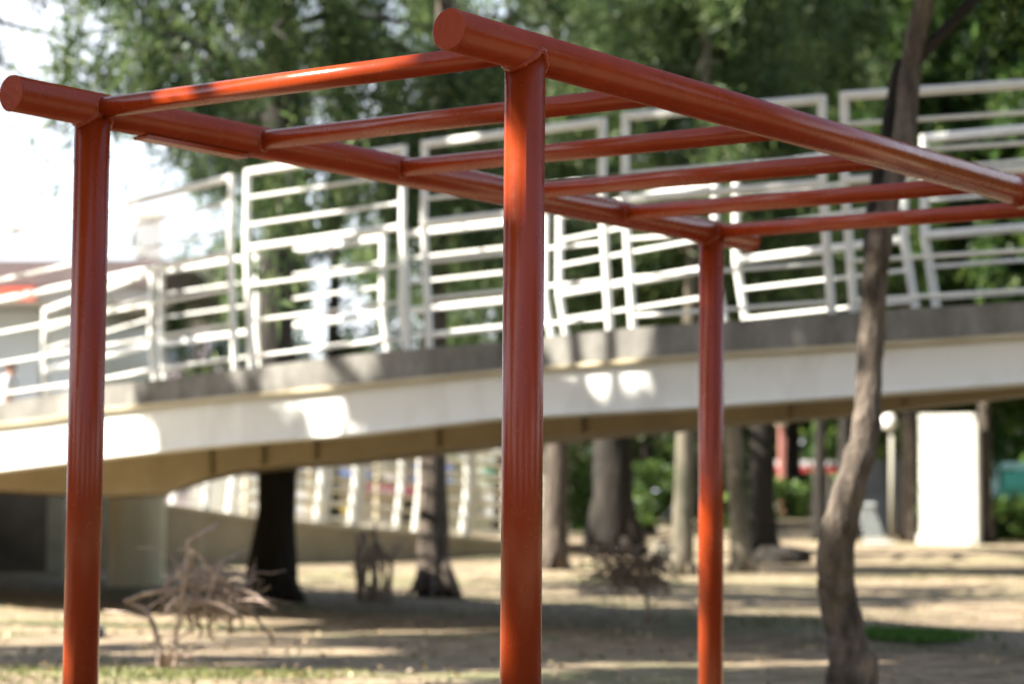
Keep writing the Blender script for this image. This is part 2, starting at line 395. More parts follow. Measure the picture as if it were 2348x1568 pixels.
# ------------------------------------------------------------------ footbridge
def interp(tab):
    xs, ys = zip(*tab)
    def f(x):
        if x <= xs[0]: return ys[0]+(x-xs[0])*(ys[1]-ys[0])/(xs[1]-xs[0])
        if x >= xs[-1]: return ys[-1]+(x-xs[-1])*(ys[-1]-ys[-2])/(xs[-1]-xs[-2])
        return float(np.interp(x, xs, ys))
    return f
nearY = interp([(-600, 23.3), (0, 20.8), (565, 18.7), (1400, 16.5), (2348, 14.5), (2900, 13.5)])
farY = interp([(-600, 33), (104, 29), (355, 26.7), (606, 25), (888, 23), (1270, 21), (1687, 18.5), (2117, 16.8), (2900, 14.6)])
kt = interp([(0, 925), (242, 883), (381, 869), (520, 852), (641, 834.6), (813, 813.8), (942, 800), (1150, 786), (1389, 756), (1568, 744), (1881, 722), (2037, 710), (2348, 693)])
kb = interp([(0, 970), (156, 952), (242, 935), (485, 911), (813, 879.6), (1150, 846.7), (1568, 813), (1968, 788), (2348, 764)])
bb = interp([(0, 1082), (298, 1045), (554, 1020), (813, 1000), (1146, 963), (1568, 940), (1968, 911), (2348, 883)])
gb = interp([(-600, 1180), (0, 1122), (240, 1135), (381, 1131), (430, 1110), (490, 1090), (554, 1073), (675, 1060), (813, 1052), (1146, 1012), (1247, 1001), (1568, 977), (1957, 948), (2348, 905)])
XS = [-600, -300, -100, 0, 120, 240, 330, 381, 430, 490, 554, 615, 675, 760, 813, 900, 1000, 1146, 1300, 1450, 1568, 1760, 1957, 2150, 2348, 2600, 2900]
def nearpt(x, fn): return P(x, fn(x), nearY(x))
def outn(fn, x):
    a = nearpt(x-60, fn); b = nearpt(x+60, fn); t = (b-a); t.z = 0; t.normalize(); return V((t.y, -t.x, 0))   # towards the camera side
def footbridge():
    root = empty('footbridge', (0, 18, 0), label='curved concrete and white steel footbridge crossing above the park lawn', cat='bridge')
    kr = []; er = []; fl = []; gr = []; dk = []; fk = []
    for x in XS:
        o = outn(kt, x); i = -o
        T = nearpt(x, kt); Kb = nearpt(x, kb); Bb = nearpt(x, bb)
        kr.append([T+o*.02, T+i*.18, V((T.x, T.y, Kb.z))+i*.18, V((Kb.x, Kb.y, Kb.z))+o*.02])
        fz = Kb.z
        fl.append([V((Kb.x, Kb.y, fz-.002))+o*.05, V((Kb.x, Kb.y, fz-.002))+i*.20, V((Kb.x, Kb.y, fz-.032))+i*.20, V((Kb.x, Kb.y, fz-.032))+o*.05])
        e0 = V((Kb.x, Kb.y, fz-.034)); 
        er.append([e0+i*.0, e0+i*.10, V((e0.x, e0.y, Bb.z))+i*.10, V((e0.x, e0.y, Bb.z))+i*.0, V((e0.x, e0.y, Bb.z+.012))+i*-.03, V((e0.x, e0.y, Bb.z+.030))+i*-.03, V((e0.x, e0.y, Bb.z+.034))+i*.0])
        q = P(x, gb(x), nearY(x)+1.15)
        F = P(x, 700, farY(x)); F.z = T.z-.12
        a = V((T.x, T.y, 0))+i*.2; b2 = V((F.x, F.y, 0))
        gi = V((q.x, q.y, 0)); go = gi.lerp(b2, .62)
        gr.append([V((gi.x, gi.y, fz-.06)), V((go.x, go.y, fz-.06)), V((go.x, go.y, q.z)), V((gi.x, gi.y, q.z))])
        dk.append([V((a.x, a.y, T.z-.12)), V((b2.x, b2.y, T.z-.12)), V((b2.x, b2.y, fz-.05)), V((a.x, a.y, fz-.05))])
        fk.append([V((b2.x, b2.y, T.z-.01)), V((b2.x, b2.y, T.z-.01))+i*.2, V((b2.x, b2.y, fz-.2))+i*.2, V((b2.x, b2.y, fz-.2))])
    for rings, nm, m_ in ((kr, 'kerb', KERB), (fl, 'flange', CREAM), (er, 'edge_beam', BEAMW), (gr, 'box_girder', UNDER), (dk, 'deck', KERB), (fk, 'far_kerb', KERB)):
        mb = MB(); mb.sweep(rings); mb.build(nm, m_, root)
    # stiffener ribs on the girder and cantilever brackets
    for x in (480, 600, 720, 1000, 1330, 1800, 2060):
        a = P(x, gb(x)-2, nearY(x)+1.12); t = P(x, bb(x)-25, nearY(x)+1.12)
        mb = MB(); mb.bar(a, t, .05, .06); mb.build('stiffener', UNDER, root)
    # pier
    c = onG(314, 28.0); top = P(314, 1040, 28).z; wd = 128*28/FPX/2
    mb = MB(); n = 28
    def oval(z, s=1.): return [V((c.x+wd*s*math.copysign(abs(math.cos(g))**.7, math.cos(g)), c.y+wd*s*.8*math.copysign(abs(math.sin(g))**.7, math.sin(g)), z)) for g in [2*math.pi*k/n for k in range(n)]]
    mb.sweep([oval(c.z-.3), oval(top-.4), oval(top, 1.06), oval(top+.25, 1.06)]); mb.build('pier', PIER, root, False)
    # rear pier standing further left in the shade
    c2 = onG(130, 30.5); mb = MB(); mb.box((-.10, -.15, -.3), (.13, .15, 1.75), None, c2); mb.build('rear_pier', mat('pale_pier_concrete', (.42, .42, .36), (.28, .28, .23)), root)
    return root
footbridge()

def railing(tl, tr, zl0, zr0, inw, label, group, up=(1, .87, .73, .61, .42, .24, .06), thick=.055, kink=.61, bend=.10, name='railing_panel', matl=WHITE, posts=(1, 1), base=None):
    """tl, tr: top corners; zl0, zr0: bottoms; inw: horizontal unit towards the walkway; posts bend at the kink"""
    tl, tr = V(tl), V(tr); bl = V((tl.x, tl.y, zl0)); br = V((tr.x, tr.y, zr0))
    root = empty(name, (tl.x, tl.y, zl0), label=label, cat='railing', group=group)
    def pt(a, b, f):
        p = b.lerp(a, f); k = (f/kink) if f < kink else 1.
        return p-inw*bend*(1-k)+base_off(f)
    def base_off(f):
        return base*(1-f/kink) if (base is not None and f < kink) else V((0, 0, 0))
    for a, b, on in ((tl, bl, posts[0]), (tr, br, posts[1])):
        if not on: continue
        mb = MB(); mb.bar(pt(a, b, 0)-V((0, 0, .03)), pt(a, b, kink), thick, thick, inw); mb.bar(pt(a, b, kink)-V((0, 0, .012)), pt(a, b, 1)+V((0, 0, thick*.45)), thick, thick*.98, inw)
        mb.build('post', matl, root)
    for f in up:
        big = f == 1 or abs(f-kink) < .02
        w = thick if big else .028; nm = 'top_rail' if f == 1 else ('middle_rail' if big else 'thin_rail')
        mb = MB(); e = (tr-tl).normalized()*(thick*.5-.002 if f < 1 else -thick*.3)
        mb.bar(pt(tl, bl, f)+e, pt(tr, br, f)-e, w, w*(1.05 if f == 1 else .95)); mb.build(nm, matl, root)
    return root
near = [  # x of left top, y ; right top x, y ; words
    (-130, 570, 531, 408, 'tall white kinked railing panel on the near kerb, behind the left red post'),
    (568, 396, 925, 341, 'tall white kinked railing panel on the near kerb, second from the left'),
    (974, 331, 1382, 280, 'tall white kinked railing panel on the near kerb, crossed by the central red post'),
    (1434, 268, 1885, 228, 'tall white kinked railing panel on the near kerb, between central red post and slender tree'),
    (1936, 221, 2420, 189, 'tall cream railing panel on the near kerb, crossed by the slender tree')]
leanv = V((.07, 0, 0))
for x0, y0, x1, y1, w in near:
    o = outn(kt, (x0+x1)/2)
    tl = P(x0, y0, nearY(x0)+.05); tr = P(x1, y1, nearY(x1)+.05)
    b0 = P(x0+22, kt(x0+22), nearY(x0)+.05).z; b1 = P(x1+22, kt(x1+22), nearY(x1)+.05).z
    railing(tl, tr, b0-.01, b1-.01, -o, w, 'railing panels along the near kerb of the footbridge', bend=.04, base=V((.085, 0, 0)))
far = [(104, 713, 350, 624, 'short sunlit white railing panel on the far kerb, cut by the left red post'),
       (372, 622, 592, 588, 'white railing panel on the far kerb above the pier'),
       (612, 583, 880, 546, 'sunlit white railing panel on the far kerb, framed by two thick posts'),
       (922, 538, 1252, 500, 'white railing panel on the far kerb, left of and behind the central red post'),
       (1284, 494, 1640, 380+38, 'white railing panel on the far kerb, left of the rear red post'),
       (1688, 372+20, 2072, 332, 'white railing panel on the far kerb, right of the rear red post'),
       (2119, 318, 2560, 278, 'white railing panel on the far kerb at the right edge beyond the slender tree')]
for x0, y0, x1, y1, w in far:
    tl = P(x0, y0, farY(x0)); tr = P(x1, y1, farY(x1)); t = (tr-tl); t.z = 0; t.normalize(); o = V((t.y, -t.x, 0))
    z0 = nearpt(x0, kt).z-.02; z1 = nearpt(x1, kt).z-.02
    railing(tl, tr, min(z0, tl.z-1.3), min(z1, tr.z-1.3), o, w, 'railing panels along the far kerb of the footbridge', up=(1, .84, .68, .5, .34, .18, .06), kink=.5, thick=.07 if x0 < 900 else .06, base=V((.10, 0, 0)), bend=.03)

# ------------------------------------------------------------------ lower ramp behind the bridge
rampY = interp([(115, 32.5), (380, 33), (1140, 37), (1500, 39)])
def lower_ramp():
    rt = interp([(115, 1135), (380, 1163), (560, 1190), (1140, 1243), (1500, 1262)])
    xs = [118, 250, 380, 470, 560, 700, 850, 1000, 1140, 1300, 1500]
    rings = []; cap = []
    for x in xs:
        p = P(x, rt(x), rampY(x)); g = G(p.y)-.2
        rings.append([p, p+V((0, .25, 0)), V((p.x, p.y+.25, g)), V((p.x, p.y, g))])
        cap.append([p+V((0, -.03, .062)), p+V((0, .28, .062)), p+V((0, .28, .002)), p+V((0, -.03, .002))])
    root = empty('ramp_wall', P(380, 1200, 33), label='tan retaining wall of the lower ramp sloping down to the right under the footbridge', cat='wall')
    root.location.z = G(33)
    mb = MB(); mb.sweep(rings); mb.build('wall', TAN, root)
    mb = MB(); mb.sweep(cap); mb.build('coping', mat('pale_coping', (.52, .47, .36)), root)
    pans = [(395, 452, 'white ramp railing panel beside the pier under the footbridge'), (466, 520, 'white ramp railing panel of close posts left of the dark trunk'),
            (715, 741, 'narrow white ramp railing panel right of the dark trunk'), (800, 822, 'second narrow white ramp railing panel from the dark trunk'),
            (903, 952, 'white ramp railing panel just left of the forked trunk'), (1050, 1066, 'narrow white ramp railing panel right of the forked trunk')]
    xs2 = [395, 466, 522, 722, 741, 800, 816, 905, 948, 1056, 1070, 1225]
    for i in range(0, 12, 2):
        x0, x1 = xs2[i], xs2[i+1]
        a = P(x0, rt(x0), rampY(x0)+.12); b = P(x1, rt(x1), rampY(x1)+.12)
        hh = 1.42; root2 = None
        railing(a+V((.10, 0, hh)), b+V((.10, 0, hh)), a.z+.06, b.z+.06, V((0, 1, 0)), pans[i//2][2], 'ramp railing panels under the footbridge', thick=.10, base=V((-.08, 0, 0)), bend=.05, kink=.55)
    for k, f in enumerate((.16, .34, .52, .70, .88, 1.06)):
        pass
    # long horizontal rails behind the posts: the ramp's second parapet
    root3 = empty('ramp_parapet', P(700, 1200, 40), label='beige parapet of long horizontal rails behind the white ramp posts', cat='railing'); root3.location.z = G(40)
    ml = mat('beige_rail_paint', (.62, .56, .42))
    for f in (0, .24, .48, .72, .96, 1.2):
        mb = MB(); a = P(560, 1178, 40)+V((0, 0, f+.05)); b = P(1225, 1230, 43)+V((0, 0, f+.05)); mb.bar(a, b, .07, .085); mb.build('rail', ml, root3)
    for x in (560, 700, 850, 1000, 1150, 1225):
        t = (x-560)/665; a = P(560, 1178, 40).lerp(P(1225, 1230, 43), t); mb = MB(); mb.bar(V((a.x, a.y+.09, G(a.y)-.2)), a+V((0, .09, 1.28)), .07, .07); mb.build('post', ml, root3)
lower_ramp()

# ------------------------------------------------------------------ far buildings
def boxthing(name, c, size, parts, label, cat, rz=0, group=None):
    root = empty(name, c, rz, label=label, cat=cat, group=group)
    Rz = Matrix.Rotation(rz, 3, 'Z')
    for nm, a, b, m_ in parts:
        mb = MB(); mb.box(a, b, Rz, c); mb.build(nm, m_, root)
    return root
def cc(*c): return mat('plain_%d_%d_%d' % tuple(int(255*x) for x in c), c)
TERR = .90+.95
# terrace under and behind the bridge on the left
c = V((onG(112, 31.2).x, 31.2, G(31)))
boxthing('terrace_wall', c, None, [('wall', (-14, 0, -.3), (0, .5, 1.55), mat('dark_mottled_concrete', (.15, .135, .11), (.06, .055, .045), 1.0, .95, bump=.3)),  # wall concrete: dark tone varying at random
    ('coping', (-14, -.06, 1.553), (.06, .6, 1.67), UNDER), ('terrace_slab', (-14, .6, 1.3), (0, 14, 1.64), WALLC),
    ('buttress', (.02, -.02, -.3), (.30, .45, 1.5), mat('pale_buttress', (.38, .38, .32)))], 'dark concrete terrace wall under the left end of the footbridge', 'wall')
c = V((onG(200, 46).x, 46, G(46)))
GLS = mat('blue_grey_panel', (.62, .68, .72), (.55, .60, .66), .6, .3)
boxthing('pavilion', c, None, [('wall', (-9, 0, 0), (.2, 5, 4.5), GLS), ('mullion', (-1.05, -.05, 0), (-.93, .0, 4.5), WALLC), ('mullion', (-3.2, -.05, 0), (-3.08, .0, 4.5), WALLC),
    ('fascia', (-10, -1.6, 4.85), (1.9, 5, 5.35), mat('plum_brown_fascia', (.16, .12, .12), (.11, .08, .08))),
    ('soffit', (-9.8, -1.5, 4.53), (1.7, 5, 4.84), mat('grey_soffit', (.45, .43, .40))),
    ('red_sign', (-1.35, -1.75, 4.55), (-.65, -1.62, 4.80), mat('red_sign_panel', (.75, .12, .07)))],
    'low pavilion with blue grey wall and plum brown roof edge behind the left railing', 'building', rz=R_(-6))
# apartment houses in the distance
def house(x, Y, w, h, dep, m_, label, floors, win, wm):
    c = V((onG(x, Y).x, Y, G(Y)))
    root = empty('distant_building', c, label=label, cat='building')
    mb = MB(); mb.box((-w/2, 0, 0), (w/2, dep, h), None, c); mb.build('wall', m_, root)
    mb = MB(); mb.box((-w/2-.15, -.15, h+.003), (w/2+.15, dep, h+.3), None, c); mb.build('roof_edge', m_, root)
    for f in range(floors):
        for k in range(win):
            z = 1.0+f*(h/floors); xx = -w/2+w*(k+.5)/win
            mb = MB(); mb.box((xx-.6, -.04, z), (xx+.6, -.002, z+1.4), None, c); mb.build('window', wm, root)
    return root
DW = mat('dark_window_glass', (.08, .10, .12), rough=.15)
house(450, 62, 3.4, 7.0, 8, mat('mauve_grey_render', (.42, .36, .40)), 'mauve grey building between tree and left railings', 2, 2, DW)
house(322, 110, 1.1, 14.8, 1.2, mat('pale_cream_render', (.86, .83, .78)), 'pale slender tower block far away under the sky', 5, 1, mat('pale_window', (.45, .46, .48)))
# shop row seen between the ramp rails
def shops():
    c = V((onG(930, 58).x, 58, G(58)))
    root = empty('shop_row', c, label='row of colourful shop fronts seen through the ramp rails', cat='building')
    mb = MB(); mb.box((-5.5, 0, 0), (4.5, 4, 3.4), None, c); mb.build('wall', mat('shop_render', (.50, .50, .46)), root)
    cols = [('green_sign', -3.6, -2.3, 1.9, 2.4, (.06, .30, .22)), ('blue_sign', -2.2, -.9, 1.3, 1.7, (.10, .18, .45)), ('green_awning', -.7, .8, 1.8, 2.3, (.15, .45, .35)),
            ('maroon_awning', -1.2, .2, .85, 1.2, (.22, .05, .09)), ('blue_sign', .2, 1.2, 1.2, 1.7, (.10, .16, .38)), ('green_sign', 2.0, 3.2, 1.25, 1.65, (.04, .26, .18)),
            ('pale_shutter', 2.0, 3.3, .3, 1.0, (.60, .62, .66)), ('yellow_panel', -2.3, -1.4, .45, .8, (.55, .42, .10)), ('white_shutter', -3.7, -2.5, .2, 1.2, (.75, .77, .80)), ('dark_doorway', -.2, .6, .1, .8, (.06, .06, .06)), ('blue_sign', 2.2, 3.6, 2.2, 2.6, (.12, .22, .34))]
    for nm, a, b, z0, z1, cl_ in cols:
        mb = MB(); d = -.25 if 'awning' in nm or 'sign' in nm else -.06; mb.box((a, d, z0), (b, -.003, z1), None, c); mb.build(nm, cc(*cl_), root)
shops()
c = V((onG(560, 52).x, 52, G(52)))
root = empty('market_tent', c, label='white market tent with blue hem left of the dark trunk', cat='tent')
mb = MB(); mb.add([c+V(q) for q in ((-1.3, -1, 1.4), (1.3, -1, 1.4), (1.3, 1.4, 1.4), (-1.3, 1.4, 1.4), (0, .2, 2.1))], [(0, 1, 4), (1, 2, 4), (2, 3, 4), (3, 0, 4), (3, 2, 1, 0)]); mb.build('canopy', mat('white_canvas', (.82, .83, .85)), root)
BH = mat('blue_hem', (.06, .10, .50))
for a, b in (((-1.3, -1.02, 1.25), (1.3, -1.0, 1.395)), ((-1.3, 1.4, 1.25), (1.3, 1.42, 1.395))):
    mb = MB(); mb.box(a, b, None, c); mb.build('hem', BH, root)
for sx in (-1.25, 1.25):
    for sy in (-.95, 1.35):
        mb = MB(); mb.bar(c+V((sx, sy, -.05)), c+V((sx, sy, 1.39)), .05, .05); mb.build('leg', WHITE, root)

# ------------------------------------------------------------------ right-hand background
c = GP(2170, 1244); wq = 122*c.y/FPX; hq = (1244-950)*c.y/FPX
MARB = mat('sunbleached_white_render', (.70, .69, .65), (.34, .33, .29), 2.2, .8, (1, 1, .5), lo=.28, hi=.5)
boxthing('white_slab', c, None, [('body', (-wq/2, 0, -.1), (wq/2, .45, hq-.12), MARB), ('cap', (-wq/2+.0, -.03, hq-.117), (wq/2+.04, .5, hq), MARB), ('edge_strip', (wq/2+.002, -.02, -.1), (wq/2+.09, .4, hq-.12), cc(.62, .60, .54)),
   ('plinth', (-wq/2-.05, -.06, -.1), (wq/2-.02, -.003, .16), MARB)], 'tall sunlit white masonry slab standing on the lawn at the right', 'wall', rz=R_(-22))
c = V((onG(2010, 57).x, 57, G(57)))
boxthing('low_white_wall', c, None, [('wall', (-.55, 0, 0), (.95, .3, 1.9), mat('grey_wall_painted_dapple', (.60, .59, .56), (.30, .30, .31), 1.3)), ('pillar', (.35, -.12, 0), (.55, -.003, 2.1), WALLC)], 'pale grey wall panel left of the white slab', 'wall')  # dappled light and shadow are mixed into the wall panel's colour
# lamp post
c = V((onG(2046, 46).x, 46, G(46))); root = empty('lamp_post', c, label='slim pale lamp post with globe beside the white slab', cat='lamp post')
mb = MB(); mb.tube([c, c+V((0, 0, 2.2))], [.06, .045], 12); mb.build('pole', cc(.32, .31, .26), root, True)
mb = MB(); mb.tube([c+V((-.05, 0, 2.2+z)) for z in (0, .04, .12, .22, .30, .34)], [.05, .12, .16, .16, .11, .03], 16); mb.build('globe', cc(.85, .85, .80), root, True)
# folding metal barrier
c = GP(1990, 1250); root = empty('metal_barrier', c, label='pale slatted metal barrier leaning beside the slender tree', cat='barrier')
for k in range(6):
    mb = MB(); mb.bar(c+V((-.18+k*.05, 0, .75)), c+V((0+k*.07, .02, 0)), .022, .022); mb.build('bar', cc(.60, .66, .68), root)
mb = MB(); mb.bar(c+V((-.25, 0, .76)), c+V((.14, 0, .76)), .05, .05); mb.build('top_bar', cc(.60, .66, .68), root)
mb = MB(); mb.bar(c+V((-.1, -.03, .05)), c+V((.48, -.03, .05)), .05, .05); mb.build('foot_bar', cc(.60, .66, .68), root)
# turquoise kiosk and fence
c = V((onG(2320, 60).x, 60, G(60)))
TQ = mat('turquoise_paint', (.10, .50, .42), rough=.4); TQL = mat('pale_turquoise_paint', (.42, .72, .72), rough=.4)
boxthing('kiosk', c, None, [('wall', (-.35, 0, 0), (2.2, 1.6, 1.25), TQ), ('sign_board', (-.25, -.12, 1.255), (2.2, -.0, 1.72), TQ), ('trim', (-.3, -.2, 1.725), (2.3, .1, 1.9), TQL), ('corner_post', (-.55, -.1, 0), (-.352, .2, 2.0), TQL), ('pale_panel', (-1.05, .1, .35), (-.56, .2, 1.5), TQL)],
   'turquoise kiosk at the right edge behind the hedge', 'kiosk')
c = V((onG(2240, 56).x, 56, G(56))); root = empty('picket_fence', c, label='teal metal picket fence above the hedge at the right edge', cat='fence')
for k in range(15):
    mb = MB(); mb.bar(c+V((k*.12, 0, -.05)), c+V((k*.12, 0, 1.15)), .03, .03); mb.build('picket', cc(.10, .26, .25), root)
for z in (.35, 1.05):
    mb = MB(); mb.bar(c+V((-.1, .04, z)), c+V((1.8, .04, z)), .04, .04); mb.build('rail', cc(.10, .26, .25), root)
def bush(c, sz, n, label, name='hedge', matl=HEDGE, leaf=.09, cat='hedge'):
    c = V(c); root = empty(name, c, label=label, cat=cat)
    nc = n//30; cc_ = (rng.random((nc, 3))-.5)*np.array(sz)
    pk = rng.integers(0, nc, n); C = cc_[pk]+rng.normal(size=(n, 3))*.07+np.array(c)+np.array([0, 0, sz[2]/2])
    C[:, 2] = np.maximum(C[:, 2], c.z+.02)
    T, B = leaf_axes(n, leaf*1.4, leaf*.8, .1); quads('foliage', C, T, B, matl, root)
    mb = MB()
    for k in range(5):
        x = (k-2)*sz[0]*.18; mb.tube([c+V((x, 0, -.05)), c+V((x+.08, .03, sz[2]*.7))], [.025, .012], 6)
    mb.build('stems', BARKD, root)
bush(GP(2310, 1240), (1.5, .9, .85), 4200, 'clipped hedge in front of the turquoise kiosk at the right edge')
c = V((onG(1828, 50).x, 50, G(50)))
boxthing('planter', c, None, [('wall', (-.55, 0, -.1), (.55, .25, .32), WALLC), ('coping', (-.58, -.04, .323), (.58, .3, .38), TAN)], 'low stone planter wall between the dark trunks', 'planter')
bush(c+V((0, .75, .1)), (1.1, .7, 1.05), 2600, 'rounded green bush growing behind the low planter', name='bush', cat='bush')
bush(onG(1325, 50)+V((0, 0, .1)), (.45, .5, 1.8), 1800, 'bright green shrub between the trunks right of the central post', name='bush', cat='bush')
bush(onG(1510, 52)+V((0, 0, .2)), (1.1, .6, 1.4), 2600, 'bright green shrub behind the pale leaning trunk', name='bush', cat='bush')
c = V((onG(1808, 62).x, 62, G(62)))
boxthing('brick_pillar', c, None, [('shaft', (-.22, 0, 0), (.2, .4, 2.9), mat('faded_red_brick', (.42, .18, .15), (.33, .13, .11))), ('cap', (-.27, -.05, 2.903), (.25, .45, 3.0), TAN)], 'faded red brick pillar glimpsed between the trunks', 'pillar')
c = V((onG(1825, 66).x, 66, G(66)))
boxthing('white_stall', c, None, [('counter', (-.8, 0, 0), (1.0, 1.2, 1.0), cc(.62, .65, .70)), ('roof_panel', (-.9, -.4, 1.9), (1.1, 1.4, 2.05), cc(.82, .82, .84)), ('red_band', (-.9, -.43, 1.72), (1.1, -.403, 1.88), cc(.5, .05, .06)), ('leg', (-.8, 0, 1.003), (-.74, .06, 1.897), WHITE), ('leg', (.94, 0, 1.003), (1.0, .06, 1.897), WHITE)], 'small white stall with a red band far behind the trunks', 'stall')
# stone and mound
def rock(c, sx, sy, sz, m_, name, label, cat):
    bm = bmesh.new(); bmesh.ops.create_icosphere(bm, subdivisions=3, radius=1)
    for v in bm.verts:
        k = 1+.16*math.sin(v.co.x*3+c[0])*math.cos(v.co.y*4)+.08*math.sin(v.co.z*7+v.co.x*5)
        v.co = V((v.co.x*sx*k, v.co.y*sy*k, v.co.z*sz*k))
    me = bpy.data.meshes.new(name); bm.to_mesh(me); bm.free(); me.materials.append(m_)
    o = bpy.data.objects.new(name, me); COL.objects.link(o); o.location = c; tag(o, label, cat); return o
rock(GP(1517, 1288)+V((0, 0, .12)), .19, .16, .20, cc(.42, .38, .30), 'stone', 'pale rounded stone at the foot of the leaning mossy trunk', 'stone')
rock(GP(1795, 1288)+V((0, 0, .05)), .42, .3, .22, BARKD, 'stump', 'low dark stump on the soil right of the dark trunk', 'stump')
rock(GP(205, 1462)+V((0, 0, .03)), .12, .1, .07, cc(.12, .12, .15), 'stone', 'small dark stone on the lawn near the left red post', 'stone')

# ------------------------------------------------------------------ person on the terrace
def person():
    Yp = 37.; hd = P(17, 828, Yp); top = hd.z; X = hd.x; z0 = G(31)+1.64; Hh = top-z0   # standing height
    root = empty('person', (X, Yp, z0), label='dark haired person in a white shirt walking on the terrace at the left edge', cat='person')
    s = Hh/1.70
    def q(x, y, z): return (x*s, y*s, z*s)     # facing +x
    vs = {}; order = []; ed = []
    def add(n, p, r, par=None):
        vs[n] = len(order); order.append((q(*p), r*s))
        if par: ed.append((vs[par], vs[n]))
    add('pel', (0, 0, .95), .14); add('ab', (.01, 0, 1.10), .135, 'pel'); add('ch', (.02, 0, 1.28), .155, 'ab'); add('nb', (.03, 0, 1.42), .07, 'ch'); add('nk', (.05, 0, 1.48), .055, 'nb')
    add('hd', (.065, 0, 1.56), .085, 'nk'); add('ht', (.06, 0, 1.63), .075, 'hd')
    for sd, nm, st in ((1, 'L', .18), (-1, 'R', -.16)):
        add('sh'+nm, (.02, .18*sd, 1.38), .06, 'ch'); add('el'+nm, (-.02-st*.3, .23*sd, 1.10), .043, 'sh'+nm); add('wr'+nm, (.10-st*.5, .22*sd, .88), .030, 'el'+nm); add('ha'+nm, (.13-st*.5, .22*sd, .80), .036, 'wr'+nm)
        for k in range(4):
            add('f%s%d' % (nm, k), (.14-st*.5+(.012 if k else .0)+.006*k, .22*sd+(k-1.5)*.018, .715+.008*abs(k-1.5)), .010, 'ha'+nm)
        add('th'+nm, (.175-st*.5, .21*sd, .765), .011, 'ha'+nm)
        add('hp'+nm, (0, .09*sd, .90), .105, 'pel'); add('kn'+nm, (st*.6+.03, .09*sd, .50), .065, 'hp'+nm); add('an'+nm, (st-.02, .09*sd, .09), .042, 'kn'+nm); add('to'+nm, (st+.13, .10*sd, .035), .034, 'an'+nm)
    me = bpy.data.meshes.new('body'); me.from_pydata([a for a, _ in order], ed, []); me.update()
    o = bpy.data.objects.new('body', me); COL.objects.link(o); o.parent = root; me.materials.append(cc(.50, .27, .18))
    sk = o.modifiers.new('skin', 'SKIN'); su = o.modifiers.new('sub', 'SUBSURF'); su.levels = 2; su.render_levels = 2
    for i, (_, r) in enumerate(order): me.skin_vertices[0].data[i].radius = (r, r)
    me.skin_vertices[0].data[0].use_root = True
    def garment(name, idx, m_, grow):
        mb = MB()
        for chain in idx:
            pts = [V(order[vs[n]][0])+root.location for n in chain]; rad = [order[vs[n]][1]+grow*s for n in chain]
            P2 = []; R2 = []
            for i in range(len(pts)-1):
                for t in (0, .25, .5, .75): P2.append(pts[i].lerp(pts[i+1], t)); R2.append(rad[i]*(1-t)+rad[i+1]*t)
            P2.append(pts[-1]); R2.append(rad[-1]); mb.tube(P2, R2, 14, .02)
        return mb.build(name, m_, root, True)
    garment('shirt', [('pel', 'ab', 'ch', 'nb'), ('ch', 'shL', 'elL'), ('ch', 'shR', 'elR'), ('shL', 'ch', 'shR')], mat('white_shirt_cloth', (.80, .82, .86)), .022)
    garment('trousers', [('pel', 'hpL', 'knL', 'anL'), ('pel', 'hpR', 'knR', 'anR')], cc(.05, .06, .09), .018)
    def ell(c, r, m_, nm):
        bm = bmesh.new(); bmesh.ops.create_uvsphere(bm, u_segments=20, v_segments=14, radius=1)
        for v in bm.verts: v.co = V((v.co.x*r[0]*s, v.co.y*r[1]*s, v.co.z*r[2]*s))+V(q(*c))
        m2 = bpy.data.meshes.new(nm); bm.to_mesh(m2); bm.free(); m2.materials.append(m_); o2 = bpy.data.objects.new(nm, m2); COL.objects.link(o2); o2.parent = root; return o2
    ell((.035, 0, 1.615), (.105, .092, .095), cc(.02, .015, .012), 'hair')
    for sd in (1, -1):
        ell((.137, .03*sd, 1.59), (.012, .014, .010), cc(.04, .03, .03), 'eye'); ell((.055, .092*sd, 1.57), (.02, .012, .032), cc(.50, .27, .18), 'ear')
    ell((.157, 0, 1.565), (.018, .014, .025), cc(.50, .27, .18), 'nose'); ell((.14, 0, 1.528), (.012, .026, .007), cc(.38, .12, .10), 'mouth')
person()

# ------------------------------------------------------------------ trees
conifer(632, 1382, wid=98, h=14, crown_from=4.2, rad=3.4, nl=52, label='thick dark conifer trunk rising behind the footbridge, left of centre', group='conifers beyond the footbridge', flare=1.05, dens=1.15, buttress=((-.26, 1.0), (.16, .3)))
conifer(992, 1364, wid=72, h=13, crown_from=4.2, rad=3.0, nl=44, matb=BARK, label='grey conifer trunk sunlit on its left side, left of the central post', group='conifers beyond the footbridge', flare=1.1, buttress=((.26, .45), (-.12, .4)))
conifer(1272, 1302, wid=60, h=14, crown_from=4.2, rad=3.2, nl=40, matb=BARK, label='grey conifer trunk just right of the central red post', group='conifers beyond the footbridge')
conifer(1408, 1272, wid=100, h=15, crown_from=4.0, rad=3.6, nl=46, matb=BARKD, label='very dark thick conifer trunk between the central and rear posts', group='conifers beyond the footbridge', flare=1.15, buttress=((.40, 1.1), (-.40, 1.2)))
conifer(1562, 1318, wid=50, h=12, crown_from=4.2, rad=2.6, nl=30, matb=BARKP, dens=1.5, lean=.05, label='pale mossy conifer trunk just left of the rear red post', group='conifers beyond the footbridge')
conifer(1705, 1308, wid=48, h=12, crown_from=4.0, rad=2.6, nl=30, matb=BARKP, dens=1.5, lean=-.10, label='pale brown conifer trunk leaning left, just right of the rear red post', group='conifers beyond the footbridge')
conifer(1750, 1268, wid=66, h=14, crown_from=4.0, rad=3.2, nl=36, matb=BARKD, label='black conifer trunk right of the leaning pale trunk', group='conifers beyond the footbridge')
